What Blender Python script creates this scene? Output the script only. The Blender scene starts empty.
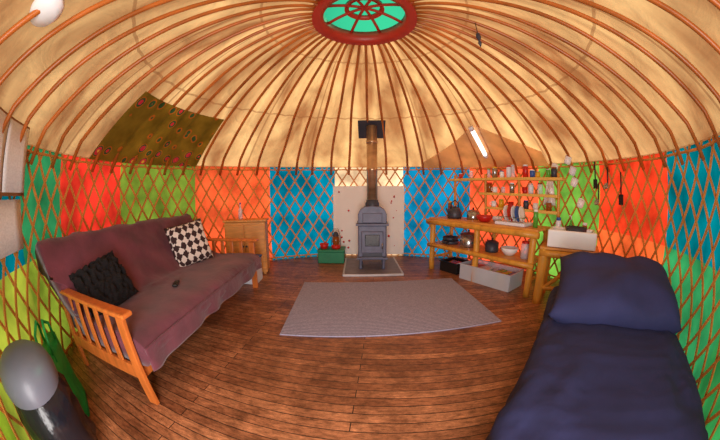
import bpy, bmesh, math, random
from mathutils import Vector, Matrix, noise, Euler
random.seed(7)
C=bpy.context.collection
sc=bpy.context.scene
R=3.0; WH=1.67; CZ=3.01; CR=.49
# ---------------------------------------------------------------- materials
def srgb(r,g,b):
    f=lambda c:(c/255/12.92) if c/255<=.04045 else ((c/255+.055)/1.055)**2.4
    return (f(r),f(g),f(b),1)
def newmat(name):
    m=bpy.data.materials.new(name);m.use_nodes=True;nt=m.node_tree;nt.nodes.clear()
    o=nt.nodes.new("ShaderNodeOutputMaterial");return m,nt,o
def mat(name,col,rough=.6,metal=0,var=.15,scale=8,stretch=(1,1,1),bump=0,sheen=0,spec=.5,bscale=None,emit=0):
    m,nt,o=newmat(name);N=nt.nodes;L=nt.links
    b=N.new("ShaderNodeBsdfPrincipled");L.new(b.outputs[0],o.inputs[0])
    b.inputs["Roughness"].default_value=rough;b.inputs["Metallic"].default_value=metal
    b.inputs["Specular IOR Level"].default_value=spec
    if sheen: b.inputs["Sheen Weight"].default_value=sheen
    if emit: b.inputs["Emission Color"].default_value=(1,.98,.95,1);b.inputs["Emission Strength"].default_value=emit
    tc=N.new("ShaderNodeTexCoord");mp=N.new("ShaderNodeMapping");mp.inputs["Scale"].default_value=stretch
    L.new(tc.outputs["Object"],mp.inputs[0])
    n=N.new("ShaderNodeTexNoise");n.inputs["Scale"].default_value=scale;n.inputs["Detail"].default_value=4
    L.new(mp.outputs[0],n.inputs["Vector"])
    mx=N.new("ShaderNodeMix");mx.data_type='RGBA'
    c=srgb(*col)
    mx.inputs[6].default_value=tuple(max(0,x*(1-var*1.6)) for x in c[:3])+(1,)
    mx.inputs[7].default_value=tuple(min(1,x*(1+var*1.6)) for x in c[:3])+(1,)
    L.new(n.outputs["Fac"],mx.inputs[0]);L.new(mx.outputs[2],b.inputs["Base Color"])
    if bump:
        n2=N.new("ShaderNodeTexNoise");n2.inputs["Scale"].default_value=bscale or scale*4;L.new(mp.outputs[0],n2.inputs["Vector"])
        bp=N.new("ShaderNodeBump");bp.inputs["Strength"].default_value=bump;bp.inputs["Distance"].default_value=.01
        L.new(n2.outputs["Fac"],bp.inputs["Height"]);L.new(bp.outputs[0],b.inputs["Normal"])
    return m
def cloth(name,col,trans=.6,var=.25,scale=3,tcol=None):
    m,nt,o=newmat(name);N=nt.nodes;L=nt.links
    d=N.new("ShaderNodeBsdfDiffuse");t=N.new("ShaderNodeBsdfTranslucent");ms=N.new("ShaderNodeMixShader");ms.inputs[0].default_value=trans
    tc=N.new("ShaderNodeTexCoord");n=N.new("ShaderNodeTexNoise");n.inputs["Scale"].default_value=scale;n.inputs["Detail"].default_value=5
    L.new(tc.outputs["Object"],n.inputs["Vector"])
    rp=N.new("ShaderNodeMapRange");rp.inputs[1].default_value=.35;rp.inputs[2].default_value=.65
    L.new(n.outputs["Fac"],rp.inputs[0])
    mx=N.new("ShaderNodeMix");mx.data_type='RGBA';c=srgb(*col);c2=srgb(*(tcol or col))
    mx.inputs[6].default_value=tuple(x*(1-var) for x in c[:3])+(1,)
    mx.inputs[7].default_value=tuple(min(1,x*(1+var)) for x in c2[:3])+(1,)
    L.new(rp.outputs[0],mx.inputs[0])
    L.new(mx.outputs[2],d.inputs[0]);L.new(mx.outputs[2],t.inputs[0])
    L.new(d.outputs[0],ms.inputs[1]);L.new(t.outputs[0],ms.inputs[2]);L.new(ms.outputs[0],o.inputs[0])
    return m
W=dict(
 pole=mat("pole_wood",(186,102,40),.35,var=.5,scale=3),
 lath=mat("lath_wood",(222,142,68),.45,var=.35,scale=5),
 pine=mat("pine_wood",(222,148,72),.45,var=.3,scale=6,stretch=(1,6,6),bump=.1),
 shelf=mat("shelf_pine",(246,186,96),.45,var=.2,scale=6,stretch=(1,6,6)),
 log=mat("log_wood",(236,152,58),.4,var=.35,scale=5,stretch=(3,3,1),bump=.2),
 futon=mat("futon_frame_wood",(204,112,50),.3,var=.3,scale=6,stretch=(4,4,1)),
 purple=mat("purple_velvet",(106,50,64),.85,var=.5,scale=4,bump=.5,sheen=.2,bscale=24),
 navy=mat("navy_cotton",(34,38,80),.85,var=.25,scale=4,bump=.4,bscale=16),
 navy2=mat("navy_pillow",(40,43,86),.85,var=.25,scale=4,bump=.4,bscale=12),
 black=mat("black_plastic",(24,24,26),.45),
 fluff=mat("black_fur",(18,11,14),.95,var=.5,scale=40,bump=1,bscale=60),
 iron=mat("cast_iron",(104,106,130),.5,.1,var=.25,scale=10,bump=.1),
 iron2=mat("dark_iron",(66,67,80),.45,.2),
 steel=mat("steel_pan",(180,180,182),.25,.9,var=.1),
 flue=mat("heat_tinted_steel",(206,166,132),.3,.75,var=.45,scale=3,stretch=(1,1,3)),
 glassdark=mat("stove_glass",(36,32,40),.08),
 board=mat("cement_board",(250,244,240),.7,var=.05,scale=3),
 slab=mat("slate_slab",(120,112,122),.5,var=.25,scale=8),
 slabedge=mat("steel_edge",(190,186,190),.4,.3),
 white=mat("white_ceramic",(246,246,250),.2,var=.03),
 whitep=mat("white_plastic",(230,234,246),.4,var=.05),
 paper=mat("paper",(236,236,236),.8,var=.16,scale=40,stretch=(1,1,2)),
 cork=mat("board_frame",(150,100,60),.6),
 greybin=mat("grey_plastic",(104,106,120),.4,var=.08),
 bagblack=mat("bin_liner",(26,26,34),.25,bump=.8,bscale=14),
 bag=mat("green_bag",(20,165,80),.5,var=.25,scale=10,bump=.4,bscale=12),
 green=mat("green_box",(30,130,90),.5),
 red=mat("red_enamel",(200,36,30),.35),
 crownred=mat("crown_red",(180,48,30),.45,var=.2),
 yellow=mat("yellow_plastic",(226,180,40),.4),
 blue=mat("blue_plastic",(50,90,170),.4),
 lime=mat("green_liquid",(90,170,60),.2),
 amber=mat("amber_jar",(150,80,30),.15),
 tube=mat("fluorescent_tube",(250,250,250),.3,emit=2.2),
)
m,nt,o=newmat("clear_plastic");b=nt.nodes.new("ShaderNodeBsdfPrincipled");t=nt.nodes.new("ShaderNodeBsdfTransparent");x=nt.nodes.new("ShaderNodeMixShader")
b.inputs["Base Color"].default_value=srgb(226,232,246);b.inputs["Roughness"].default_value=.2;x.inputs[0].default_value=.5
nt.links.new(t.outputs[0],x.inputs[1]);nt.links.new(b.outputs[0],x.inputs[2]);nt.links.new(x.outputs[0],o.inputs[0]);W['clear']=m
m,nt,o=newmat("crown_glazing");b=nt.nodes.new("ShaderNodeBsdfTranslucent");t=nt.nodes.new("ShaderNodeBsdfTransparent");x=nt.nodes.new("ShaderNodeMixShader")
b.inputs[0].default_value=srgb(40,150,110);t.inputs[0].default_value=srgb(40,145,110);x.inputs[0].default_value=.6
nt.links.new(t.outputs[0],x.inputs[1]);nt.links.new(b.outputs[0],x.inputs[2]);nt.links.new(x.outputs[0],o.inputs[0]);W['glaze']=m
# ---------------------------------------------------------------- mesh helpers
def empty(name,loc=(0,0,0),rot=0,parent=None):
    e=bpy.data.objects.new(name,None);e.empty_display_size=.1;C.objects.link(e);e.location=loc;e.rotation_euler=(0,0,rot)
    if parent: e.parent=parent
    return e
def finish(name,bm,mt,parent=None,loc=(0,0,0),rot=(0,0,0),smooth=False,bevel=0,solid=0):
    bmesh.ops.recalc_face_normals(bm,faces=bm.faces)
    me=bpy.data.meshes.new(name);bm.to_mesh(me);bm.free()
    if not isinstance(mt,(list,tuple)): mt=[mt]
    for k in mt: me.materials.append(k)
    ob=bpy.data.objects.new(name,me);C.objects.link(ob)
    ob.location=loc;ob.rotation_euler=rot
    if parent: ob.parent=parent
    if smooth:
        for p in me.polygons:p.use_smooth=True
    if solid:
        s=ob.modifiers.new("s",'SOLIDIFY');s.thickness=solid
    if bevel:
        b=ob.modifiers.new("b",'BEVEL');b.width=bevel;b.segments=2;b.limit_method='ANGLE'
    return ob
def box(name,size,loc,mt,parent=None,rot=(0,0,0),bevel=.006):
    bm=bmesh.new();bmesh.ops.create_cube(bm,size=1)
    bmesh.ops.scale(bm,vec=size,verts=bm.verts)
    return finish(name,bm,mt,parent,loc,rot,bevel=bevel)
def lathe(name,prof,loc,mt,parent=None,n=24,rot=(0,0,0),smooth=True,sc_=(1,1,1),wob=0):
    bm=bmesh.new();rings=[]
    for r,z in prof:
        if r<1e-5: rings.append([bm.verts.new((0,0,z))])
        else:
            ring=[]
            for i in range(n):
                a=2*math.pi*i/n;q=r*(1+wob*noise.noise(Vector((math.cos(a)*3,math.sin(a)*3,z*6))))
                ring.append(bm.verts.new((q*math.cos(a)*sc_[0],q*math.sin(a)*sc_[1],z)))
            rings.append(ring)
    for a,b in zip(rings,rings[1:]):
        for i in range(n):
            j=(i+1)%n
            if len(a)==1 and len(b)==1: continue
            if len(a)==1: bm.faces.new((a[0],b[i],b[j]))
            elif len(b)==1: bm.faces.new((a[i],a[j],b[0]))
            else: bm.faces.new((a[i],a[j],b[j],b[i]))
    return finish(name,bm,mt,parent,loc,rot,smooth=smooth)
def addtube(bm,pts,rad,n=8,mi=0,flat=1.0):
    pts=[Vector(p) for p in pts];k=len(pts)
    rr=rad if isinstance(rad,(list,tuple)) else [rad]*k
    rings=[];up=Vector((0,0,1))
    for i,p in enumerate(pts):
        d=(pts[min(i+1,k-1)]-pts[max(i-1,0)]).normalized()
        if i==0:
            s=d.cross(up)
            if s.length<.05:s=d.cross(Vector((1,0,0)))
            s.normalize()
        else:
            s=(s-d*s.dot(d)).normalized()
        t=d.cross(s)
        rings.append([bm.verts.new(p+rr[i]*(math.cos(2*math.pi*j/n)*s+flat*math.sin(2*math.pi*j/n)*t)) for j in range(n)])
    fs=[]
    for a,b in zip(rings,rings[1:]):
        for j in range(n):
            q=(j+1)%n;fs.append(bm.faces.new((a[j],a[q],b[q],b[j])))
    fs.append(bm.faces.new(rings[0][::-1]));fs.append(bm.faces.new(rings[-1]))
    for f in fs:f.material_index=mi;f.smooth=True
def tube(name,pts,rad,mt,parent=None,n=10,loc=(0,0,0),rot=(0,0,0)):
    bm=bmesh.new();addtube(bm,pts,rad,n);return finish(name,bm,mt,parent,loc,rot)
def log(name,a,b,r,mt,parent):
    a=Vector(a);b=Vector(b);k=7;pts=[];rad=[]
    for i in range(k):
        t=i/(k-1);p=a.lerp(b,t);o=noise.noise_vector(p*3+Vector((r*50,len(name),0)))*r*.25
        if i in(0,k-1):o=Vector()
        pts.append(p+o);rad.append(r*(1+.1*noise.noise(p*6)))
    return tube(name,pts,rad,mt,parent,12)
def pillow(name,w,h,t,mt,parent=None,loc=(0,0,0),rot=(0,0,0),n=22,wr=.01,p=3,f=6,fold=0):
    bm=bmesh.new();g={}
    for s in(1,-1):
        for i in range(n+1):
            for j in range(n+1):
                u=2*i/n-1;v=2*j/n-1
                edge=i in(0,n) or j in(0,n)
                if s==-1 and edge: g[s,i,j]=g[1,i,j];continue
                z=s*t/2*((1-abs(u)**p)*(1-abs(v)**p))**.5
                pin=1-.06*(1-abs(v)**2)*abs(u)**4; pin2=1-.06*(1-abs(u)**2)*abs(v)**4
                q=Vector((u*w/2*pin,v*h/2*pin2,z))
                z2=noise.noise(q*f+Vector((s*3,len(name),0)))*wr if not edge else 0
                if fold and not edge: z2+=fold*math.sin(v*9+3*noise.noise(q*3))*abs(u)
                if edge and wr>.03: z2=noise.noise(q*f)*wr*.6
                g[s,i,j]=bm.verts.new((q.x,q.y,q.z+z2))
    for s in(1,-1):
        for i in range(n):
            for j in range(n):
                vs=[g[s,i,j],g[s,i+1,j],g[s,i+1,j+1],g[s,i,j+1]]
                try:bm.faces.new(vs)
                except ValueError:pass
    return finish(name,bm,mt,parent,loc,rot,smooth=True)
def surf(name,fn,nu,nv,mt,parent=None,closeu=False,smooth=True,solid=0,loc=(0,0,0)):
    bm=bmesh.new();g=[[bm.verts.new(fn(i/nu,j/nv)) for j in range(nv+1)] for i in range(nu if closeu else nu+1)]
    m=len(g)
    for i in range(m if closeu else m-1):
        for j in range(nv):
            a=g[i];b=g[(i+1)%m];bm.faces.new((a[j],b[j],b[j+1],a[j+1]))
    if closeu:
        bm.faces.new([g[i][0] for i in range(m)]);bm.faces.new([g[i][nv] for i in range(m)][::-1])
    return finish(name,bm,mt,parent,loc,smooth=smooth,solid=solid)
def roofz(r):
    t=max(0,min(1,(R-r)/(R-CR)));return WH+(CZ-WH)*(1-(1-t)**1.5)
def P(r,deg,z): a=math.radians(deg);return Vector((r*math.cos(a),r*math.sin(a),z))
# ---------------------------------------------------------------- room shell
bm=bmesh.new();bmesh.ops.create_circle(bm,cap_ends=True,radius=3.08,segments=96)
bmesh.ops.solidify(bm,geom=bm.faces[:],thickness=.06)
m,nt,o=newmat("plank_floor");N=nt.nodes;L=nt.links
tc=N.new("ShaderNodeTexCoord");mp=N.new("ShaderNodeMapping");mp.inputs["Rotation"].default_value=(0,0,math.radians(3))
L.new(tc.outputs["Object"],mp.inputs[0])
br=N.new("ShaderNodeTexBrick");br.inputs["Scale"].default_value=1;br.inputs["Brick Width"].default_value=2.6;br.inputs["Row Height"].default_value=.075
br.inputs["Mortar Size"].default_value=.0034;br.inputs["Mortar Smooth"].default_value=.2;br.offset=.37
br.inputs["Color1"].default_value=srgb(176,116,78);br.inputs["Color2"].default_value=srgb(138,84,54);br.inputs["Mortar"].default_value=srgb(46,24,16)
L.new(mp.outputs[0],br.inputs["Vector"])
mp2=N.new("ShaderNodeMapping");mp2.inputs["Scale"].default_value=(3,12,1);L.new(mp.outputs[0],mp2.inputs[0])
n=N.new("ShaderNodeTexNoise");n.inputs["Scale"].default_value=4;n.inputs["Detail"].default_value=10;n.inputs["Roughness"].default_value=.85;L.new(mp2.outputs[0],n.inputs["Vector"])
n2=N.new("ShaderNodeTexNoise");n2.inputs["Scale"].default_value=2.6;n2.inputs["Detail"].default_value=10;n2.inputs["Roughness"].default_value=.78;L.new(mp.outputs[0],n2.inputs["Vector"])
r1=N.new("ShaderNodeValToRGB");r1.color_ramp.elements[0].position=.38;r1.color_ramp.elements[0].color=(.34,.29,.27,1);r1.color_ramp.elements[1].position=.64;r1.color_ramp.elements[1].color=(1.65,1.7,1.75,1)
L.new(n.outputs["Fac"],r1.inputs[0])
mu=N.new("ShaderNodeMix");mu.data_type='RGBA';mu.blend_type='MULTIPLY';mu.inputs[0].default_value=1;L.new(br.outputs["Color"],mu.inputs[6]);L.new(r1.outputs[0],mu.inputs[7])
r2=N.new("ShaderNodeValToRGB");r2.color_ramp.elements[0].position=.38;r2.color_ramp.elements[0].color=(.5,.43,.4,1);r2.color_ramp.elements[1].position=.6;r2.color_ramp.elements[1].color=(1.25,1.25,1.25,1)
L.new(n2.outputs["Fac"],r2.inputs[0])
mu2=N.new("ShaderNodeMix");mu2.data_type='RGBA';mu2.blend_type='MULTIPLY';mu2.inputs[0].default_value=1;L.new(mu.outputs[2],mu2.inputs[6]);L.new(r2.outputs[0],mu2.inputs[7])
b=N.new("ShaderNodeBsdfPrincipled");L.new(mu2.outputs[2],b.inputs["Base Color"])
mr=N.new("ShaderNodeMapRange");mr.inputs[3].default_value=.28;mr.inputs[4].default_value=.6;L.new(n.outputs["Fac"],mr.inputs[0]);L.new(mr.outputs[0],b.inputs["Roughness"])
bp=N.new("ShaderNodeBump");bp.inputs["Strength"].default_value=.4;bp.inputs["Distance"].default_value=.006;L.new(br.outputs["Fac"],bp.inputs["Height"]);bp.invert=True
L.new(bp.outputs[0],b.inputs["Normal"]);L.new(b.outputs[0],o.inputs[0])
fl=finish("floor",bm,m)
zs=[v.co.z for v in fl.data.vertices];fl.location.z=-max(zs)
# wall cloth panels
panels=[(-46,-20.7,(0,112,122)),(-20.7,4.2,(226,60,30)),(4.2,27,(96,148,54)),(27,52.6,(222,80,46)),(52.6,77.3,(6,102,140)),
 (77.3,102.5,(222,190,150)),(102.5,126.5,(0,106,132)),(126.5,154.1,(226,86,44)),(154.1,181.7,(108,132,42)),(181.7,203.3,(212,50,34)),
 (203.3,217,(40,118,70)),(217,240,(0,104,116)),(240,265,(140,164,40)),(265,290,(226,70,34)),(290,314,(0,110,120))]
mats=[];bm=bmesh.new();mi=0
two={0:(46,136,78),1:(228,94,44),10:(130,150,44),9:(222,108,42),8:(168,156,46),11:(150,160,50),14:(50,140,70)}
for k,(a0,a1,c) in enumerate(panels):
    mats.append(cloth("wall_cloth_%d"%k,c,.65,.45,2.5));lo=mi;mi+=1
    lower=lo
    if k in two: mats.append(cloth("wall_cloth_low_%d"%k,two[k],.65,.45,2.5));lower=mi;mi+=1
    steps=8
    zz=[-.02,.45,.85,.95,1.3,WH+.05]
    g=[[None]*6 for _ in range(steps+1)]
    for i in range(steps+1):
        a=a0+(a1-a0)*i/steps
        for j,z in enumerate(zz):
            rr=R+.02*noise.noise(Vector((a*.15,z*2,0)))
            if i in(0,steps):rr=R
            g[i][j]=bm.verts.new(P(rr,a,z))
    for i in range(steps):
        for j in range(5):
            f=bm.faces.new((g[i][j],g[i+1][j],g[i+1][j+1],g[i][j+1]));f.material_index=lower if zz[j]<.85 else lo;f.smooth=True
finish("wall_round",bm,mats)
bm=bmesh.new();NL=82;sh=1.15/R
for d,rad in((1,2.955),(-1,2.938)):
    for i in range(NL):
        a0=2*math.pi*(i+.5*(d<0))/NL;prev=None
        for s in range(11):
            t=s/10;a=a0+d*sh*(t-.5);z=.01+(WH+.03)*t
            w=.0125
            tan=Vector((-math.sin(a)*d*sh*R,math.cos(a)*d*sh*R,WH)).normalized()
            nrm=Vector((math.cos(a),math.sin(a),0));sd=tan.cross(nrm)
            c=Vector((rad*math.cos(a),rad*math.sin(a),z))
            ring=[bm.verts.new(c+sd*w-nrm*.007),bm.verts.new(c+sd*w+nrm*.007),bm.verts.new(c-sd*w+nrm*.007),bm.verts.new(c-sd*w-nrm*.007)]
            if prev:
                for q in range(4):bm.faces.new((prev[q],prev[(q+1)%4],ring[(q+1)%4],ring[q]))
            prev=ring
finish("wall_lattice",bm,W['lath'])
bm=bmesh.new()
addtube(bm,[P(2.92,i*5,WH-.01+.006*math.sin(i*2)) for i in range(73)],.012,6)
addtube(bm,[P(2.925,i*5,.06) for i in range(73)],.012,6)
finish("trim_1",bm,W['lath'])
# canvas roof (radial folds, stitched seams)
m,nt,o=newmat("canvas");N=nt.nodes;L=nt.links
tc=N.new("ShaderNodeTexCoord");sp=N.new("ShaderNodeSeparateXYZ");L.new(tc.outputs["Object"],sp.inputs[0])
at=N.new("ShaderNodeMath");at.operation='ARCTAN2';L.new(sp.outputs[1],at.inputs[0]);L.new(sp.outputs[0],at.inputs[1])
cx=N.new("ShaderNodeCombineXYZ");L.new(sp.outputs[0],cx.inputs[0]);L.new(sp.outputs[1],cx.inputs[1])
ln=N.new("ShaderNodeVectorMath");ln.operation='LENGTH';L.new(cx.outputs[0],ln.inputs[0])
nv=N.new("ShaderNodeVectorMath");nv.operation='NORMALIZE';L.new(cx.outputs[0],nv.inputs[0])
sv=N.new("ShaderNodeVectorMath");sv.operation='SCALE';sv.inputs["Scale"].default_value=5.5;L.new(nv.outputs[0],sv.inputs[0])
sx=N.new("ShaderNodeSeparateXYZ");L.new(sv.outputs[0],sx.inputs[0])
pc=N.new("ShaderNodeCombineXYZ");L.new(sx.outputs[0],pc.inputs[0]);L.new(sx.outputs[1],pc.inputs[1]);L.new(ln.outputs["Value"],pc.inputs[2])
n=N.new("ShaderNodeTexNoise");n.inputs["Scale"].default_value=1.0;n.inputs["Detail"].default_value=5;n.inputs["Distortion"].default_value=.5;L.new(pc.outputs[0],n.inputs["Vector"])
rp=N.new("ShaderNodeValToRGB");e=rp.color_ramp.elements;e[0].position=.34;e[0].color=srgb(168,112,68);e[1].position=.68;e[1].color=srgb(248,202,136)
L.new(n.outputs["Fac"],rp.inputs[0])
n3=N.new("ShaderNodeTexNoise");n3.inputs["Scale"].default_value=3;n3.inputs["Detail"].default_value=8;n3.inputs["Distortion"].default_value=1;L.new(tc.outputs["Object"],n3.inputs["Vector"])
ml=N.new("ShaderNodeMath");ml.operation='MULTIPLY';ml.inputs[1].default_value=16/(2*math.pi);L.new(at.outputs[0],ml.inputs[0])
fr=N.new("ShaderNodeMath");fr.operation='FRACT';L.new(ml.outputs[0],fr.inputs[0])
lt=N.new("ShaderNodeMath");lt.operation='LESS_THAN';lt.inputs[1].default_value=.03;L.new(fr.outputs[0],lt.inputs[0])
m2=N.new("ShaderNodeMath");m2.operation='PINGPONG';m2.inputs[1].default_value=.5;L.new(ln.outputs["Value"],m2.inputs[0])
lt2=N.new("ShaderNodeMath");lt2.operation='LESS_THAN';lt2.inputs[1].default_value=.012;L.new(m2.outputs[0],lt2.inputs[0])
mxm=N.new("ShaderNodeMath");mxm.operation='MAXIMUM';L.new(lt.outputs[0],mxm.inputs[0]);L.new(lt2.outputs[0],mxm.inputs[1])
d=N.new("ShaderNodeBsdfDiffuse");t=N.new("ShaderNodeBsdfTranslucent");ms=N.new("ShaderNodeMixShader");ms.inputs[0].default_value=.5
mx=N.new("ShaderNodeMix");mx.data_type='RGBA';mx.blend_type='MULTIPLY';mx.inputs[0].default_value=.45
L.new(rp.outputs[0],mx.inputs[6]);L.new(n3.outputs["Fac"],mx.inputs[7])
mx3=N.new("ShaderNodeMix");mx3.data_type='RGBA';L.new(mx.outputs[2],mx3.inputs[6]);mx3.inputs[7].default_value=srgb(128,80,46)
sf=N.new("ShaderNodeMath");sf.operation='MULTIPLY';sf.inputs[1].default_value=.55;L.new(mxm.outputs[0],sf.inputs[0]);L.new(sf.outputs[0],mx3.inputs[0])
ad=N.new("ShaderNodeMath");ad.operation='ADD';L.new(n.outputs["Fac"],ad.inputs[0]);L.new(n3.outputs["Fac"],ad.inputs[1])
bp=N.new("ShaderNodeBump");bp.inputs["Strength"].default_value=.8;bp.inputs["Distance"].default_value=.06;L.new(ad.outputs[0],bp.inputs["Height"])
L.new(mx3.outputs[2],d.inputs[0]);L.new(mx3.outputs[2],t.inputs[0]);L.new(bp.outputs[0],d.inputs[1]);L.new(bp.outputs[0],t.inputs[1])
L.new(d.outputs[0],ms.inputs[1]);L.new(t.outputs[0],ms.inputs[2]);L.new(ms.outputs[0],o.inputs[0])
NP=52
def cv(u,v):
    a=u*2*math.pi;r=CR-.03+(R+.04-CR)*v
    sag=.02*(1-abs(math.cos(a*NP/2)))*math.sin(v*math.pi)+.02*noise.noise(Vector((math.cos(a)*7,math.sin(a)*7,r*1.5)))*math.sin(v*math.pi)
    return Vector((r*math.cos(a),r*math.sin(a),roofz(min(r,R))+.045-sag))
surf("ceiling",cv,NP*4,24,m)
bm=bmesh.new()
for i in range(NP):
    a=360*i/NP+random.uniform(-.8,.8);pts=[];rad=[]
    w=random.uniform(-1.3,1.3);w2=random.uniform(-.5,.5)
    for s in range(17):
        t=s/16;r=2.93-(2.93-CR+.01)*t
        z=roofz(r)-.028
        if s==0: z=WH-.10
        aa=a+w*.5*math.sin(t*math.pi*1.3)+w2*math.sin(t*9)
        pts.append(P(r,aa,z));rad.append(.023-.006*t)
    addtube(bm,pts,rad,7)
finish("roof_poles",bm,W['pole'])
cr=empty("crown_skylight",(0,0,0))
lathe("rim",[(CR+.02,CZ-.09),(CR+.02,CZ+.05),(CR-.085,CZ+.05),(CR-.085,CZ-.07),(CR-.03,CZ-.09),(CR+.02,CZ-.09)],(0,0,0),W['crownred'],cr,48)
lathe("glazing_dome",[(CR-.07,CZ+.04),(.36,CZ+.10),(.22,CZ+.15),(.1,CZ+.17),(0,CZ+.175)],(0,0,0),W['glaze'],cr,48)
lathe("inner_ring",[(.20,CZ+.075),(.20,CZ+.11),(.155,CZ+.12),(.155,CZ+.085),(.20,CZ+.075)],(0,0,0),W['crownred'],cr,32)
bm=bmesh.new()
for i in range(4):
    a=math.pi*i/4+.39;pts=[]
    for s in range(9):
        x=-1+2*s/8;pts.append((math.cos(a)*x*(CR-.07),math.sin(a)*x*(CR-.07),CZ+.02+.085*(1-x*x)))
    addtube(bm,pts,.018,6)
finish("spokes",bm,W['crownred'],cr)
def patch(name,a0,a1,r0,r1,mt,sk=0):
    def f(u,v):
        a=a0+(a1-a0)*u;r=r0+(r1-r0)*v+sk*(u-.5)*(1-v)
        return P(r,a,roofz(r)-.055-.02*math.sin(v*math.pi)*abs(math.sin(u*9)))
    return surf(name,f,24,10,mt)
m,nt,o=newmat("patterned_cloth");N=nt.nodes;L=nt.links
tc=N.new("ShaderNodeTexCoord");mp=N.new("ShaderNodeMapping");mp.inputs["Scale"].default_value=(1,1,.15);L.new(tc.outputs["Object"],mp.inputs[0])
v=N.new("ShaderNodeTexVoronoi");v.inputs["Scale"].default_value=5.5;v.inputs["Randomness"].default_value=.35;L.new(mp.outputs[0],v.inputs["Vector"])
rp=N.new("ShaderNodeValToRGB");rp.color_ramp.interpolation='CONSTANT';e=rp.color_ramp.elements;e[0].position=.0;e[0].color=srgb(250,210,90);e[1].position=.50;e[1].color=srgb(142,122,46)
q=e.new(.16);q.color=srgb(226,70,90);q=e.new(.30);q.color=srgb(70,110,70);q=e.new(.37);q.color=srgb(200,120,50);q=e.new(.42);q.color=srgb(142,122,46)
L.new(v.outputs["Distance"],rp.inputs[0])
n=N.new("ShaderNodeTexNoise");n.inputs["Scale"].default_value=4;L.new(tc.outputs["Object"],n.inputs["Vector"])
mx=N.new("ShaderNodeMix");mx.data_type='RGBA';mx.blend_type='OVERLAY';mx.inputs[0].default_value=.7;L.new(rp.outputs[0],mx.inputs[6]);L.new(n.outputs["Fac"],mx.inputs[7])
d=N.new("ShaderNodeBsdfDiffuse");t=N.new("ShaderNodeBsdfTranslucent");ms=N.new("ShaderNodeMixShader");ms.inputs[0].default_value=.4
L.new(mx.outputs[2],d.inputs[0]);L.new(mx.outputs[2],t.inputs[0]);L.new(d.outputs[0],ms.inputs[1]);L.new(t.outputs[0],ms.inputs[2]);L.new(ms.outputs[0],o.inputs[0])
patch("patterned_wall_hanging",154.8,195.3,2.11,2.90,m)
def tarp(u,v):
    a=22+48*u;r0=2.75-.62*(1-abs(2*u-.9))*1.0;r=r0+(2.92-r0)*v
    return P(r,a,roofz(r)-.05)
surf("roof_tarp",tarp,24,8,cloth("tarp",(236,192,142),.45,.2,3))
tl=empty("tube_light",(0,0,0))
a=P(2.12,44,roofz(2.12)-.12);b_=P(2.62,43.6,roofz(2.62)-.12)
bm=bmesh.new();addtube(bm,[a,b_],.034,10);finish("tube",bm,W['tube'],tl)
for s,q in((0,a),(1,b_)):
    d=(b_-a).normalized();bm=bmesh.new();addtube(bm,[q-d*.03,q+d*.03],.040,10);finish("end_cap_%d"%s,bm,W['whitep'],tl)
D=empty("door_1",(0,0,0))  # unseen door frame, added to surround the fill light behind the camera
for s in(-1,1): box("jamb_%d"%(s+2),(.07,.07,1.72),(s*.5,-2.82,.865),W['pine'],D)
box("lintel",(1.07,.07,.07),(0,-2.82,1.76),W['pine'],D)
# ---------------------------------------------------------------- stove
hb=empty("heat_shield_board",(0,0,0))
for s in(-1,1): box("panel_%d"%(s+2),(.668,.025,1.30),(s*.336,2.84,.70),W['board'],hb)
bm=bmesh.new();rs_=random.Random(3)
for i in range(16):
    x=rs_.choice((-1,1))*rs_.uniform(.3,.6);z=rs_.uniform(.15,1.25);q=rs_.uniform(.008,.022)
    addtube(bm,[(x,2.826,z),(x,2.815,z)],q,8)
finish("red_marks",bm,W['red'],hb)
h=empty("hearth_slab",(.05,2.1,0),math.radians(3))
box("slab",(.86,1.02,.03),(0,0,.016),W['slab'],h)
for s in(-1,1): box("edge_%d"%(s+2),(.03,1.04,.036),(s*.44,0,.019),W['slabedge'],h)
box("edge_front",(.9,.03,.036),(0,-.52,.019),W['slabedge'],h)
st=empty("wood_stove",(.06,2.05,.035),0)
for i,(x,y) in enumerate(((-.18,-.16),(.18,-.16),(-.18,.16),(.18,.16))):
    lathe("leg_%d"%i,[(.0,0),(.03,0),(.022,.03),(.02,.1),(.035,.17),(0,.17)],(x,y,0),W['iron'],st,10)
box("base_plate",(.48,.46,.03),(0,0,.175),W['iron'],st)
box("firebox",(.44,.40,.50),(0,0,.44),W['iron'],st,bevel=.02)
box("ash_lip",(.34,.09,.02),(0,-.24,.20),W['iron'],st)
box("door",(.34,.03,.34),(0,-.212,.43),W['iron'],st,bevel=.02)
box("door_glass",(.22,.012,.18),(0,-.23,.46),W['glassdark'],st)
box("ash_door",(.3,.02,.07),(0,-.21,.235),W['iron2'],st)
tube("door_handle",[(.15,-.23,.42),(.15,-.27,.42),(.15,-.27,.34)],.01,W['steel'],st)
box("top_plate",(.50,.46,.03),(0,0,.70),W['iron'],st)
bm=bmesh.new()
prof=[(-.22,.0),(-.22,.14),(-.19,.21),(-.12,.255),(0,.27),(.12,.255),(.19,.21),(.22,.14),(.22,0)]
f0=[bm.verts.new((x,-.18,z)) for x,z in prof];f1=[bm.verts.new((x,.18,z)) for x,z in prof]
bm.faces.new(f0);bm.faces.new(f1[::-1])
for i in range(len(prof)):
    j=(i+1)%len(prof);bm.faces.new((f0[i],f0[j],f1[j],f1[i]))
finish("upper_oven",bm,W['iron'],st,(0,0,.715),bevel=.01)
box("oven_door",(.3,.02,.15),(0,-.19,.80),W['iron'],st,bevel=.01)
lathe("collar",[(.11,0),(.11,.05),(.095,.07),(.095,.1),(0,.1)],(0,0,.975),W['iron2'],st)
fpp=empty("flue_pipe",(.06,2.05,1.115))
lathe("pipe",[(.0,0),(.085,0),(.085,.45),(.09,.455),(.09,.49),(.085,.495),(.085,1.19),(0,1.19)],(0,0,0),W['flue'],fpp,28)
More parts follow.
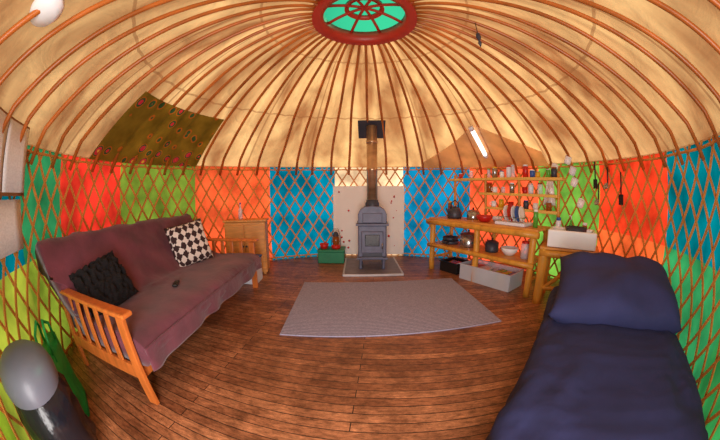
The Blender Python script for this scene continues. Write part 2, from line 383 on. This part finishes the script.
lathe("joint_band",[(.0,0),(.094,0),(.094,.04),(0,.04)],(0,0,.9),W['flue'],fpp,28)
box("roof_flashing",(.44,.40,.02),(0,.07,roofz(2.12)-.045-1.115),W['iron2'],fpp,rot=(math.radians(-34),0,0))
# ---------------------------------------------------------------- rug
m,nt,o=newmat("woven_rug");N=nt.nodes;L=nt.links
tc=N.new("ShaderNodeTexCoord");w=N.new("ShaderNodeTexWave");w.bands_direction='Y';w.inputs["Scale"].default_value=11;w.inputs["Distortion"].default_value=.5
L.new(tc.outputs["Object"],w.inputs["Vector"])
n=N.new("ShaderNodeTexNoise");n.inputs["Scale"].default_value=60;L.new(tc.outputs["Object"],n.inputs["Vector"])
rp=N.new("ShaderNodeValToRGB");e=rp.color_ramp.elements;e[0].color=srgb(130,126,150);e[1].color=srgb(172,168,194);L.new(w.outputs["Fac"],rp.inputs[0])
mx=N.new("ShaderNodeMix");mx.data_type='RGBA';mx.blend_type='OVERLAY';mx.inputs[0].default_value=.4;L.new(rp.outputs[0],mx.inputs[6]);L.new(n.outputs["Fac"],mx.inputs[7])
b=N.new("ShaderNodeBsdfPrincipled");b.inputs["Roughness"].default_value=.95;L.new(mx.outputs[2],b.inputs["Base Color"]);L.new(b.outputs[0],o.inputs[0])
box("rug",(2.08,1.47,.012),(.225,.57,.007),m,rot=(0,0,math.radians(4.5)),bevel=.003)
# ---------------------------------------------------------------- futon sofa
S=empty("futon_sofa",(-1.27,-1.45,0),math.radians(5))
LN=2.36
for e_,y in((0,0),(1,LN)):
    box("arm_%d_front_post"%e_,(.075,.035,.62),(0,y,.311),W['futon'],S)
    box("arm_%d_back_post"%e_,(.06,.035,.60),(-.88,y,.301),W['futon'],S)
    box("arm_%d_top"%e_,(1.06,.095,.03),(-.44,y,.645),W['futon'],S,bevel=.012)
    box("arm_%d_low_rail"%e_,(.86,.03,.10),(-.44,y,.25),W['futon'],S)
    for i in range(5):
        box("arm_%d_slat_%d"%(e_,i),(.05,.018,.36),(-.16-.14*i,y,.45),W['futon'],S)
box("front_rail",(.03,LN,.10),(-.02,LN/2,.235),W['futon'],S)
box("back_rail",(.03,LN,.09),(-.86,LN/2,.25),W['futon'],S)
for i in range(12): box("seat_slat_%d"%i,(.8,.05,.02),(-.44,.15+i*.185,.265),W['pine'],S)
prof=[(-.9,.33),(-1.0,.5),(-1.08,.75),(-1.12,.90),(-1.09,.97),(-1.02,1.0),(-.95,.97),(-.88,.85),(-.76,.66),(-.66,.53),(-.58,.485),(-.45,.47),(-.25,.475),(-.05,.485),(.05,.47),(.10,.43),(.115,.37),(.085,.30),(.04,.295),(-.3,.29),(-.6,.30)]
def resample(prof,n):
    pts=[Vector((a,b)) for a,b in prof];pts.append(pts[0]);d=[0]
    for a,b in zip(pts,pts[1:]):d.append(d[-1]+(b-a).length)
    out=[]
    for i in range(n):
        s=d[-1]*i/n
        k=max(j for j in range(len(d)) if d[j]<=s);k=min(k,len(pts)-2)
        t=(s-d[k])/max(1e-6,d[k+1]-d[k]);out.append(pts[k].lerp(pts[k+1],t))
    return out
rp_=resample(prof,90)
cen=Vector((-.5,.5))
def cover(u,v):
    p=rp_[int(round(u*90))%90]
    k=max(0,min(1,(p.y-.67)/.08))
    y0=.03-.15*k;y1=LN-.03+.05*k
    y=y0+v*(y1-y0)
    q=Vector((p.x*5,y*3.2,p.y*5))
    w=.030*noise.noise(q)+.020*noise.noise(q*2.3)+.008*noise.noise(q*5)
    w+= .016*math.sin(y*7+p.x*9+5*noise.noise(q*.7))*(1 if p.y>.44 else .3)
    dr=(p-cen).normalized()
    return Vector((p.x*1+dr.x*w,y,(p.y+dr.y*w*.6)*1))
surf("velvet_cover",cover,90,130,W['purple'],S,closeu=True)
def dr(u,v):
    y=.03+v*(LN-.06);z=.43-(.15+.03*noise.noise(Vector((y*2,0,3))))*u
    return Vector((.115+.016*math.sin(y*14+3*noise.noise(Vector((y*2,z*3,0))))*u,y,z))
surf("cover_front_drape",dr,10,90,W['purple'],S,solid=.006)
pillow("fluffy_cushion",.54,.42,.2,W['fluff'],S,(-.60,.34,.625),(math.radians(52),math.radians(-10),math.radians(84)),n=64,wr=.055,f=26)
m,nt,o=newmat("ikat_pattern");N=nt.nodes;L=nt.links
tc=N.new("ShaderNodeTexCoord");mp=N.new("ShaderNodeMapping");mp.inputs["Rotation"].default_value=(0,0,math.radians(45));mp.inputs["Location"].default_value=(.02,.03,.5);L.new(tc.outputs["Object"],mp.inputs[0])
n=N.new("ShaderNodeTexNoise");n.inputs["Scale"].default_value=30;L.new(tc.outputs["Object"],n.inputs["Vector"])
va=N.new("ShaderNodeVectorMath");va.operation='MULTIPLY_ADD';va.inputs[1].default_value=(.05,.05,0);L.new(n.outputs["Color"],va.inputs[0]);L.new(mp.outputs[0],va.inputs[2])
ck=N.new("ShaderNodeTexChecker");ck.inputs["Scale"].default_value=15;ck.inputs[1].default_value=srgb(226,214,208);ck.inputs[2].default_value=srgb(56,34,36);L.new(va.outputs[0],ck.inputs[0])
b=N.new("ShaderNodeBsdfPrincipled");b.inputs["Roughness"].default_value=.9;L.new(ck.outputs[0],b.inputs["Base Color"]);L.new(b.outputs[0],o.inputs[0])
pillow("patterned_cushion",.54,.50,.16,m,S,(-.58,1.74,.70),(math.radians(72),math.radians(-8),math.radians(62)))
box("tv_remote",(.05,.14,.025),(-.25,.95,.50),W['black'],S,rot=(0,0,.4),bevel=.01)
wb=empty("storage_box",(-1.68,1.14,0),math.radians(6))
box("body",(.34,.30,.34),(0,0,.171),W['whitep'],wb,bevel=.02);box("lid",(.36,.32,.03),(0,0,.355),W['blue'],wb,bevel=.01)
# ---------------------------------------------------------------- wooden cabinet behind sofa
cb=empty("wooden_cabinet",(-1.90,1.62,0),math.radians(14))
box("carcass",(.66,.32,.78),(0,0,.42),W['pine'],cb,bevel=.008)
box("top",(.70,.36,.03),(0,0,.83),W['pine'],cb)
for s in(-1,1):
    box("door_%d"%(s+2),(.31,.02,.68),(s*.162,-.168,.43),W['pine'],cb)
    lathe("knob_%d"%(s+2),[(0,0),(.012,0),(.018,.02),(0,.025)],(s*.03,-.178,.45),W['iron2'],cb,10,rot=(math.radians(90),0,0))
for i,(x,y) in enumerate(((-.28,-.12),(.28,-.12),(-.28,.12),(.28,.12))): box("foot_%d"%i,(.05,.05,.04),(x,y,.021),W['pine'],cb,bevel=.002)
bo=empty("bottle",(-2.0,1.62,.847))
lathe("body",[(0,0),(.035,0),(.035,.14),(.012,.19),(.012,.23),(0,.23)],(0,0,0),W['clear'],bo,14);lathe("cap",[(0,0),(.015,0),(.015,.03),(0,.03)],(0,0,.23),W['blue'],bo,10)
# ---------------------------------------------------------------- green box by stove
g=empty("toolbox",(-.66,2.48,0),math.radians(2))
box("body",(.46,.36,.2),(0,0,.101),W['green'],g,bevel=.012);box("lid",(.48,.38,.04),(0,0,.22),W['green'],g,bevel=.012)
lan=empty("lantern",(-.58,2.46,.241))
lathe("base",[(0,0),(.08,0),(.085,.05),(.06,.07),(0,.07)],(0,0,0),W['red'],lan,16)
lathe("globe",[(.05,.07),(.07,.12),(.065,.19),(.04,.22)],(0,0,0),W['amber'],lan,16)
lathe("cap",[(.06,.22),(.045,.26),(.02,.30),(0,.30)],(0,0,0),W['iron2'],lan,16)
tube("bail",[(-.08,0,.05),(-.085,0,.2),(-.04,0,.35),(.04,0,.35),(.085,0,.2),(.08,0,.05)],.005,W['iron2'],lan,6)
bt=empty("kindling_basket",(-.79,2.44,.241))
lathe("bowl",[(0,0),(.06,0),(.085,.09),(.08,.09),(.055,.01),(0,.01)],(0,0,0),W['red'],bt,16)
# ---------------------------------------------------------------- kitchen bench
K=empty("kitchen_bench",(.98,1.99,0),math.atan2(-.854,.519))
BL=1.85;BD=.52;BT=.82
for i,x in enumerate((.04,BL/2,BL-.04)):
    for j,y in enumerate((.04,BD-.02)):
        log("post_%d_%d"%(i,j),(x,y,0),(x,y,BT-.02),.045 if j==0 else .032,W['log'],K)
for i in range(4): box("top_plank_%d"%i,(BL+.06,.128,.03),(BL/2,.07+i*.131,BT),W['pine'],K)
log("front_log_rail",(-.05,-.0,BT-.05),(BL+.05,0,BT-.05),.042,W['log'],K)
for i in range(4): box("shelf_plank_%d"%i,(BL,.12,.02),(BL/2,.07+i*.128,.42),W['pine'],K)
log("shelf_log_rail",(-.02,.0,.40),(BL+.02,0,.40),.034,W['log'],K)
log("end_rail",(.04,0,.2),(.04,BD,.2),.02,W['log'],K)
log("end_rail_b",(BL-.04,0,.2),(BL-.04,BD,.2),.02,W['log'],K)
H=empty("kitchen_shelf",(.98,1.99,0),math.atan2(-.854,.519))
for i,x in enumerate((.02,.68,1.30,1.95)):
    log("upright_%d"%i,(x,.60,BT+.02),(x,.60,1.54),.024,W['log'],H)
box("shelf_top",(2.1,.18,.04),(.98,.60,1.455),W['shelf'],H)
box("shelf_mid",(1.35,.18,.04),(1.28,.60,1.23),W['shelf'],H)
box("shelf_low",(1.25,.16,.04),(1.33,.60,1.015),W['shelf'],H)
def world(parent,x,y,z=0):
    a=parent.rotation_euler[2];return (parent.location.x+x*math.cos(a)-y*math.sin(a),parent.location.y+x*math.sin(a)+y*math.cos(a),z)
def jar(name,loc,r,h,mt,lid,par=None):
    e=empty(name,loc,0,par)
    lathe("body",[(0,0),(r,0),(r,h*.8),(r*.8,h*.88),(0,h*.88)],(0,0,0),mt,e,14)
    lathe("lid",[(0,0),(r*.85,0),(r*.85,h*.12),(0,h*.12)],(0,0,h*.88),lid,e,14);return e
def mug(name,loc,mt,rz=0,tilt=0,r=.042,h=.09,par=None):
    e=empty(name,loc,rz,par);e.rotation_euler=(tilt,0,rz)
    lathe("cup",[(0,0),(r*.85,0),(r,h*.2),(r,h),(r*.9,h),(r*.88,h*.15),(0,.008)],(0,0,0),mt,e,18)
    tube("handle",[(r*.95,0,h*.8),(r+.03,0,h*.75),(r+.035,0,h*.45),(r*.95,0,h*.25)],.006,mt,e,8);return e
def bowl(name,loc,r,h,mt):
    e=empty(name,loc);lathe("shell",[(0,0),(r*.5,0),(r*.85,h*.5),(r,h),(r*.94,h),(r*.78,h*.5),(r*.45,.012),(0,.01)],(0,0,0),mt,e,22);return e
def pot(name,loc,r,h,mt,rz=0,lid=True):
    e=empty(name,loc,rz)
    lathe("body",[(0,0),(r*.95,0),(r,.02),(r,h),(r*.96,h),(r*.95,.02),(0,.015)],(0,0,0),mt,e,24)
    if lid:
        lathe("lid",[(r*1.02,0),(r*.6,.025),(0,.035)],(0,0,h),mt,e,24);lathe("knob",[(0,0),(.012,0),(.018,.025),(0,.03)],(0,0,h+.033),W['black'],e,10)
    tube("handle",[(r*.95,0,h*.8),(r+.08,0,h*.85),(r+.17,0,h*.9)],.011,W['black'],e,8);return e
T=BT+.016
k=empty("kettle",world(K,.34,.22,T),math.radians(200))
lathe("body",[(0,0),(.105,0),(.12,.03),(.115,.1),(.08,.16),(.04,.18),(0,.185)],(0,0,0),W['iron2'],k,24)
lathe("lid_knob",[(0,0),(.012,0),(.018,.02),(0,.03)],(0,0,.183),W['steel'],k,10)
tube("spout",[(.09,0,.07),(.14,0,.11),(.17,0,.16)],[.024,.017,.012],W['iron2'],k)
tube("handle",[(.08,0,.14),(.07,0,.24),(0,0,.28),(-.07,0,.24),(-.08,0,.14)],.009,W['black'],k)
bowl("mixing_bowl",world(K,.95,.18,T),.13,.09,W['red'])
bowl("serving_bowl",world(K,1.02,.42,T),.1,.07,W['white'])
pot("saucepan",world(K,.62,.34,T),.1,.12,W['steel'],1.2)
dr_=empty("dish_rack",world(K,1.42,.24,T),K.rotation_euler[2])
box("tray",(.46,.32,.04),(0,0,.021),W['whitep'],dr_)
bm=bmesh.new()
for i in range(9): addtube(bm,[(-.19+i*.047,-.13,.02),(-.19+i*.047,-.13,.1),(-.19+i*.047,.13,.1),(-.19+i*.047,.13,.02)],.004,6)
finish("wires",bm,W['steel'],dr_)
for i in range(5): lathe("plate_%d"%i,[(0,0),(.06,0),(.105,.012),(.103,.016),(.06,.006),(0,.006)],(-.14+i*.06,0,.145),(W['white'],W['red'],W['white'],W['blue'],W['white'])[i],dr_,24,rot=(0,math.radians(80),0))
jar("washing_up_bottle",world(K,1.76,.2,T),.035,.22,W['lime'],W['white'])
jar("oil_bottle",world(K,.12,.35,T),.035,.26,W['amber'],W['yellow'])
jar("spice_jar",world(K,.2,.45,T),.03,.12,W['amber'],W['red'])
cols=[W['amber'],W['white'],W['yellow'],W['red'],W['clear'],W['blue'],W['whitep'],W['lime']]
names=["tea_caddy","coffee_jar","spice_jar","food_tin","glass_jar","sauce_bottle","sugar_jar","honey_jar"]
pick=[W['amber'],W['clear'],W['iron2'],W['white'],W['yellow'],W['clear'],W['red'],W['amber'],W['whitep'],W['lime'],W['steel'],W['blue']]
i=0
for x in [.74,.84,1.0,1.11,1.20,1.40,1.52,1.62,1.80,1.88]:
    i+=1
    jar(names[i%8],(x,.60+random.uniform(-.03,.03),1.476),random.uniform(.028,.05),random.uniform(.08,.21),pick[(i*5)%12],pick[(i*7+2)%12],H)
jar(names[2],(.15,.6,1.476),.035,.09,cols[3],cols[1],H);jar(names[5],(.38,.6,1.476),.035,.12,cols[4],cols[1],H)
for x in [.74,.86,1.02,1.18,1.40,1.5,1.66,1.84]:
    i+=1
    if i%3==0: mug("coffee_mug",(x,.60,1.251),(W['white'],W['red'],W['blue'])[i%2+0],random.uniform(2,5),par=H)
    else: jar(names[i%8],(x,.60+random.uniform(-.02,.02),1.251),random.uniform(.03,.05),random.uniform(.07,.16),pick[(i*5)%12],pick[(i*7+1)%12],H)
for x in [.84,.98,1.16,1.42,1.58,1.80]:
    i+=1
    if i%2: mug("coffee_mug",(x,.60,1.036),(W['white'],W['red'])[i%3==0],random.uniform(2,5),par=H)
    else: jar(names[i%8],(x,.60,1.036),.045,.12,pick[(i*5)%12],pick[(i*7+1)%12],H)
pot("stock_pot",world(K,.62,.25,.432),.14,.19,W['steel'],1)
pot("frying_pan",world(K,.27,.22,.432),.14,.05,W['iron2'],4.2,False)
pot("frying_pan",world(K,.27,.22,.49),.13,.05,W['iron2'],4.6,False)
pot("saucepan",world(K,1.08,.22,.432),.1,.13,W['iron2'],1.4)
bowl("serving_bowl",world(K,1.38,.22,.432),.13,.1,W['white'])
jar("storage_jar",world(K,1.64,.2,.432),.065,.22,W['clear'],W['red']);jar("storage_jar",world(K,1.64,.38,.432),.065,.22,W['clear'],W['whitep'])
def crate(name,loc,rz,sx,sy,sz,mt,fill):
    e=empty(name,loc,rz);t=.012
    box("base",(sx,sy,t),(0,0,t/2+.001),mt,e,bevel=.003)
    for s in(-1,1):
        box("side_%d"%(s+2),(sx,t,sz),(0,s*(sy/2),sz/2+.001),mt,e,bevel=.003);box("end_%d"%(s+2),(t,sy,sz),(s*sx/2,0,sz/2+.001),mt,e,bevel=.003)
        box("rim_%d"%(s+2),(sx+.03,.025,.015),(0,s*(sy/2+.005),sz),mt,e,bevel=.003);box("rim_end_%d"%(s+2),(.025,sy,.015),(s*(sx/2+.005),0,sz),mt,e,bevel=.003)
    for i in range(fill):
        x=-sx/2+.08+(sx-.16)*i/max(1,fill-1)
        box("packet_%d"%i,(.09,sy*.55,sz*.8),(x,random.uniform(-.03,.03),sz*.45),cols[i*3%8],e,rot=(0,random.uniform(-.1,.1),random.uniform(-.3,.3)),bevel=.01)
    return e
crate("plastic_crate",world(K,1.12,.20,0),K.rotation_euler[2],.86,.40,.22,W['clear'],8)
crate("black_crate",world(K,.38,.25,0),K.rotation_euler[2],.36,.34,.16,W['black'],3)
# ---------------------------------------------------------------- sink stand
Z=empty("sink_stand",(1.96,.22,0),math.radians(-45))
for i,(x,y) in enumerate(((.0,.03),(.66,.03),(.0,.42),(.66,.42))): log("post_%d"%i,(x,y,0),(x,y,.67),.06,W['log'],Z)
log("rail_front",(-.05,0,.60),(.72,0,.60),.045,W['log'],Z);log("rail_back",(-.05,.43,.60),(.72,.43,.60),.035,W['log'],Z)
log("rail_low",(-.02,.02,.2),(.68,.02,.2),.03,W['log'],Z)
log("brace",(.0,.02,.15),(.5,.02,.58),.025,W['log'],Z)
box("deck",(.76,.5,.025),(.33,.22,.66),W['pine'],Z)
bs=empty("belfast_sink",world(Z,.34,.2,.677),Z.rotation_euler[2])
bm=bmesh.new()
def ringv(sx,sy,z): return [bm.verts.new((sx*a/2,sy*b/2,z)) for a,b in((-1,-1),(1,-1),(1,1),(-1,1))]
rs=[ringv(.62,.42,0),ringv(.62,.42,.19),ringv(.54,.34,.19),ringv(.52,.32,.04)]
for a,b in zip(rs,rs[1:]):
    for q in range(4): bm.faces.new((a[q],a[(q+1)%4],b[(q+1)%4],b[q]))
bm.faces.new(rs[0][::-1]);bm.faces.new(rs[3])
finish("basin",bm,W['white'],bs,bevel=.015)
lathe("drain",[(0,0),(.03,0),(.03,.005),(0,.005)],(0,0,.041),W['steel'],bs,16)
lathe("dark_pan",[(0,.10),(.12,.10),(.15,.22),(.14,.22),(.11,.115),(0,.115)],(.04,.0,0),W['iron2'],bs,24)
so=empty("soap_bottle",world(Z,.30,.455,.674))
lathe("body",[(0,0),(.035,0),(.035,.2),(.015,.25),(.012,.28),(0,.28)],(0,0,0),W['lime'],so,14);tube("pump",[(0,0,.28),(0,0,.33),(-.04,0,.33)],.006,W['white'],so,6)
jar("sauce_bottle",world(Z,.5,.46,.674),.04,.26,W['amber'],W['white'])
jar("cleaning_bottle",world(Z,.12,.46,.674),.04,.3,W['whitep'],W['blue'])
for (r,a,z,mt) in((2.79,19,1.64,W['white']),(2.78,13.5,1.73,W['white']),(2.79,12,1.58,W['whitep']),(2.79,11.5,1.43,W['white']),(2.79,9,1.16,W['white'])):
    mug("coffee_mug",P(r,a,z-.05),mt,math.radians(a),math.radians(25),.054,.11)
tw=empty("tea_towel",(0,0,0))
def tf(u,v):
    return P(2.84-.03*math.sin(u*14)*v,21+ (u-.5)*4.6*(.5+.5*v),1.46-.36*v)
surf("towel",tf,14,10,W['white'],tw,solid=.005)
for (a,z,L_,hd) in((4.2,1.70,.36,0),(3.0,1.42,.34,1),(-.5,1.62,.34,1),(-5.5,1.55,.4,0)):
    u=empty(("spatula","ladle")[hd],P(2.88,a,z));
    tube("handle",[(0,0,0),(0,0,-L_*.65)],.011,W['black'],u,8)
    if hd: lathe("cup",[(0,-.02),(.03,-.01),(.045,.02),(.04,.02),(.025,-.003),(0,-.01)],(-.03,0,-L_*.7),W['steel'],u,14,rot=(0,math.radians(-60),0))
    else: box("blade",(.01,.08,.12),(0,0,-L_*.65-.05),W['black'],u,bevel=.004)
# ---------------------------------------------------------------- bed
B=empty("bed",(1.485,-1.46,0),math.atan2(.73,.68))
for i,(x,y) in enumerate(((-.9,-.5),(-.9,.5),(.9,-.5),(.9,.5))): box("leg_%d"%i,(.07,.07,.16),(x,y,.081),W['pine'],B)
box("base",(1.96,1.10,.10),(0,0,.20),W['iron2'],B)
def duvet(u,v):
    x=-1.03+2.04*v;e=min(v,1-v)/.06;e=min(1,e);ef=(1-(1-e)**2)**.5
    th=2*math.pi*u;c=math.cos(th);s=math.sin(th)
    y=.60*math.copysign(abs(c)**.35,c);z=.28+.19*math.copysign(abs(s)**.4,s)
    if s<0: y*=1.03; z=.28-.21*abs(s)**.4
    y*=.93+.07*ef; z=.26+(z-.26)*(.7+.3*ef)
    q=Vector((x*2,y*2.5,z*2.5));w=.024*noise.noise(q)+.018*noise.noise(q*3)+.007*noise.noise(q*7)
    w+=.010*math.sin(x*3+y*14+5*noise.noise(q))*(1 if s>0 else .6)
    return Vector((x,y+math.copysign(w,c)*abs(c),z+w*s))
surf("navy_duvet",duvet,110,110,W['navy'],B,closeu=True)
pillow("navy_pillow",.80,1.16,.32,W['navy2'],B,(.49,.0,.595),(0,math.radians(-16),0),n=44,wr=.04,p=4,f=4,fold=.012)
# ---------------------------------------------------------------- notice board & papers
nb=empty("notice_board",(0,0,0))
def onwall(name,a0,a1,z0,z1,mt,par,r=2.90):
    return surf(name,lambda u,v:P(r,a0+(a1-a0)*u,z0+(z1-z0)*v),6,2,mt,par,solid=.012)
onwall("frame",218.6,234,1.33,1.80,W['cork'],nb,2.87);onwall("sheet_1",219.0,226,1.35,1.78,W['paper'],nb,2.855);onwall("sheet_2",226.4,233.4,1.35,1.78,W['paper'],nb,2.855)
pn=empty("wall_notice",(0,0,0));onwall("sheet",219,233,.98,1.31,W['paper'],pn)
# ---------------------------------------------------------------- bin & bags
bn=empty("rubbish_bin",(-1.40,-2.22,0))
lathe("body",[(0,0),(.17,0),(.2,.50),(.0,.50)],(0,0,.001),W['greybin'],bn,28)
lathe("liner_skirt",[(.205,.50),(.235,.44),(.25,.34),(.24,.24),(.255,.14),(.235,.12),(.205,.2)],(0,0,0),W['bagblack'],bn,40,wob=.18)
lathe("lid",[(.22,.50),(.225,.56),(.20,.62),(.13,.66),(0,.67)],(0,0,0),W['greybin'],bn,28)
gb=empty("shopping_bag",(-1.78,-1.92,0),math.radians(150))
def sb(u,v):
    th=2*math.pi*u;c=math.cos(th);s=math.sin(th)
    x=.24*math.copysign(abs(c)**.5,c)*(.82+.18*v);y=.10*math.copysign(abs(s)**.6,s)*(1-.35*v)
    w=.02*noise.noise(Vector((x*8,y*8,v*4)))
    return Vector((x+w,y+w,.003+.44*v))
surf("body",sb,48,14,W['bag'],gb,closeu=True)
for s in(-1,1): tube("handle_%d"%(s+2),[(-.12,s*.06,.40),(-.09,s*.05,.56),(0,s*.03,.61),(.09,s*.05,.56),(.12,s*.06,.40)],.012,W['bag'],gb,8)
ho=empty("hanging_ornament",P(1.05,-15,roofz(1.05)-.05))
tube("cord",[(0,0,0),(0,0,-.12)],.004,W['black'],ho,6)
lathe("drop",[(0,-.12),(.02,-.14),(.025,-.18),(.01,-.22),(.018,-.25),(0,-.3)],(0,0,0),W['iron2'],ho,12)
lp=empty("ceiling_lamp",P(2.48,-119.5,2.05))
lathe("shade",[(.0,-.05),(.09,-.04),(.12,-.01),(.12,.01),(.0,.02)],(0,0,0),W['white'],lp,28)
# ---------------------------------------------------------------- light
w=bpy.data.worlds.new("w");sc.world=w;w.use_nodes=True;bg_=w.node_tree.nodes["Background"];bg_.inputs[0].default_value=(.98,.98,1,1);bg_.inputs[1].default_value=1.7
s=bpy.data.lights.new("sun",'SUN');s.energy=4.5;s.angle=.05;s.color=(1,.9,.75);so_=bpy.data.objects.new("sun",s);C.objects.link(so_)
so_.rotation_euler=Euler((math.radians(-40),math.radians(30),0))
s=bpy.data.lights.new("door_daylight",'AREA');s.shape='RECTANGLE';s.size=.9;s.size_y=1.6;s.energy=80;s.color=(1,.97,.94)  # added area fill behind the camera to brighten the interior
dl=bpy.data.objects.new("door_daylight",s);C.objects.link(dl);dl.location=(0,-2.80,.92);dl.rotation_euler=(math.radians(90),0,0)
sc.view_settings.view_transform='Standard'
# ---------------------------------------------------------------- camera (fisheye lens)
cam=bpy.data.cameras.new("camera");co=bpy.data.objects.new("camera",cam);C.objects.link(co);sc.camera=co
cam.sensor_width=36;cam.lens=13.5;cam.clip_start=.02
cam.type='PANO';cam.panorama_type='FISHEYE_EQUISOLID';cam.fisheye_lens=13.5;cam.fisheye_fov=3.75
yaw,pitch,roll=-.039,-.098,-.005
f=Vector((math.sin(yaw)*math.cos(pitch),math.cos(yaw)*math.cos(pitch),math.sin(pitch)))
r=Vector((math.cos(yaw),-math.sin(yaw),0));u=r.cross(f)
r2=r*math.cos(roll)+u*math.sin(roll);u2=-r*math.sin(roll)+u*math.cos(roll)
M=Matrix((r2,u2,-f)).transposed().to_4x4();M.translation=Vector((.032,-2.222,1.208));co.matrix_world=M
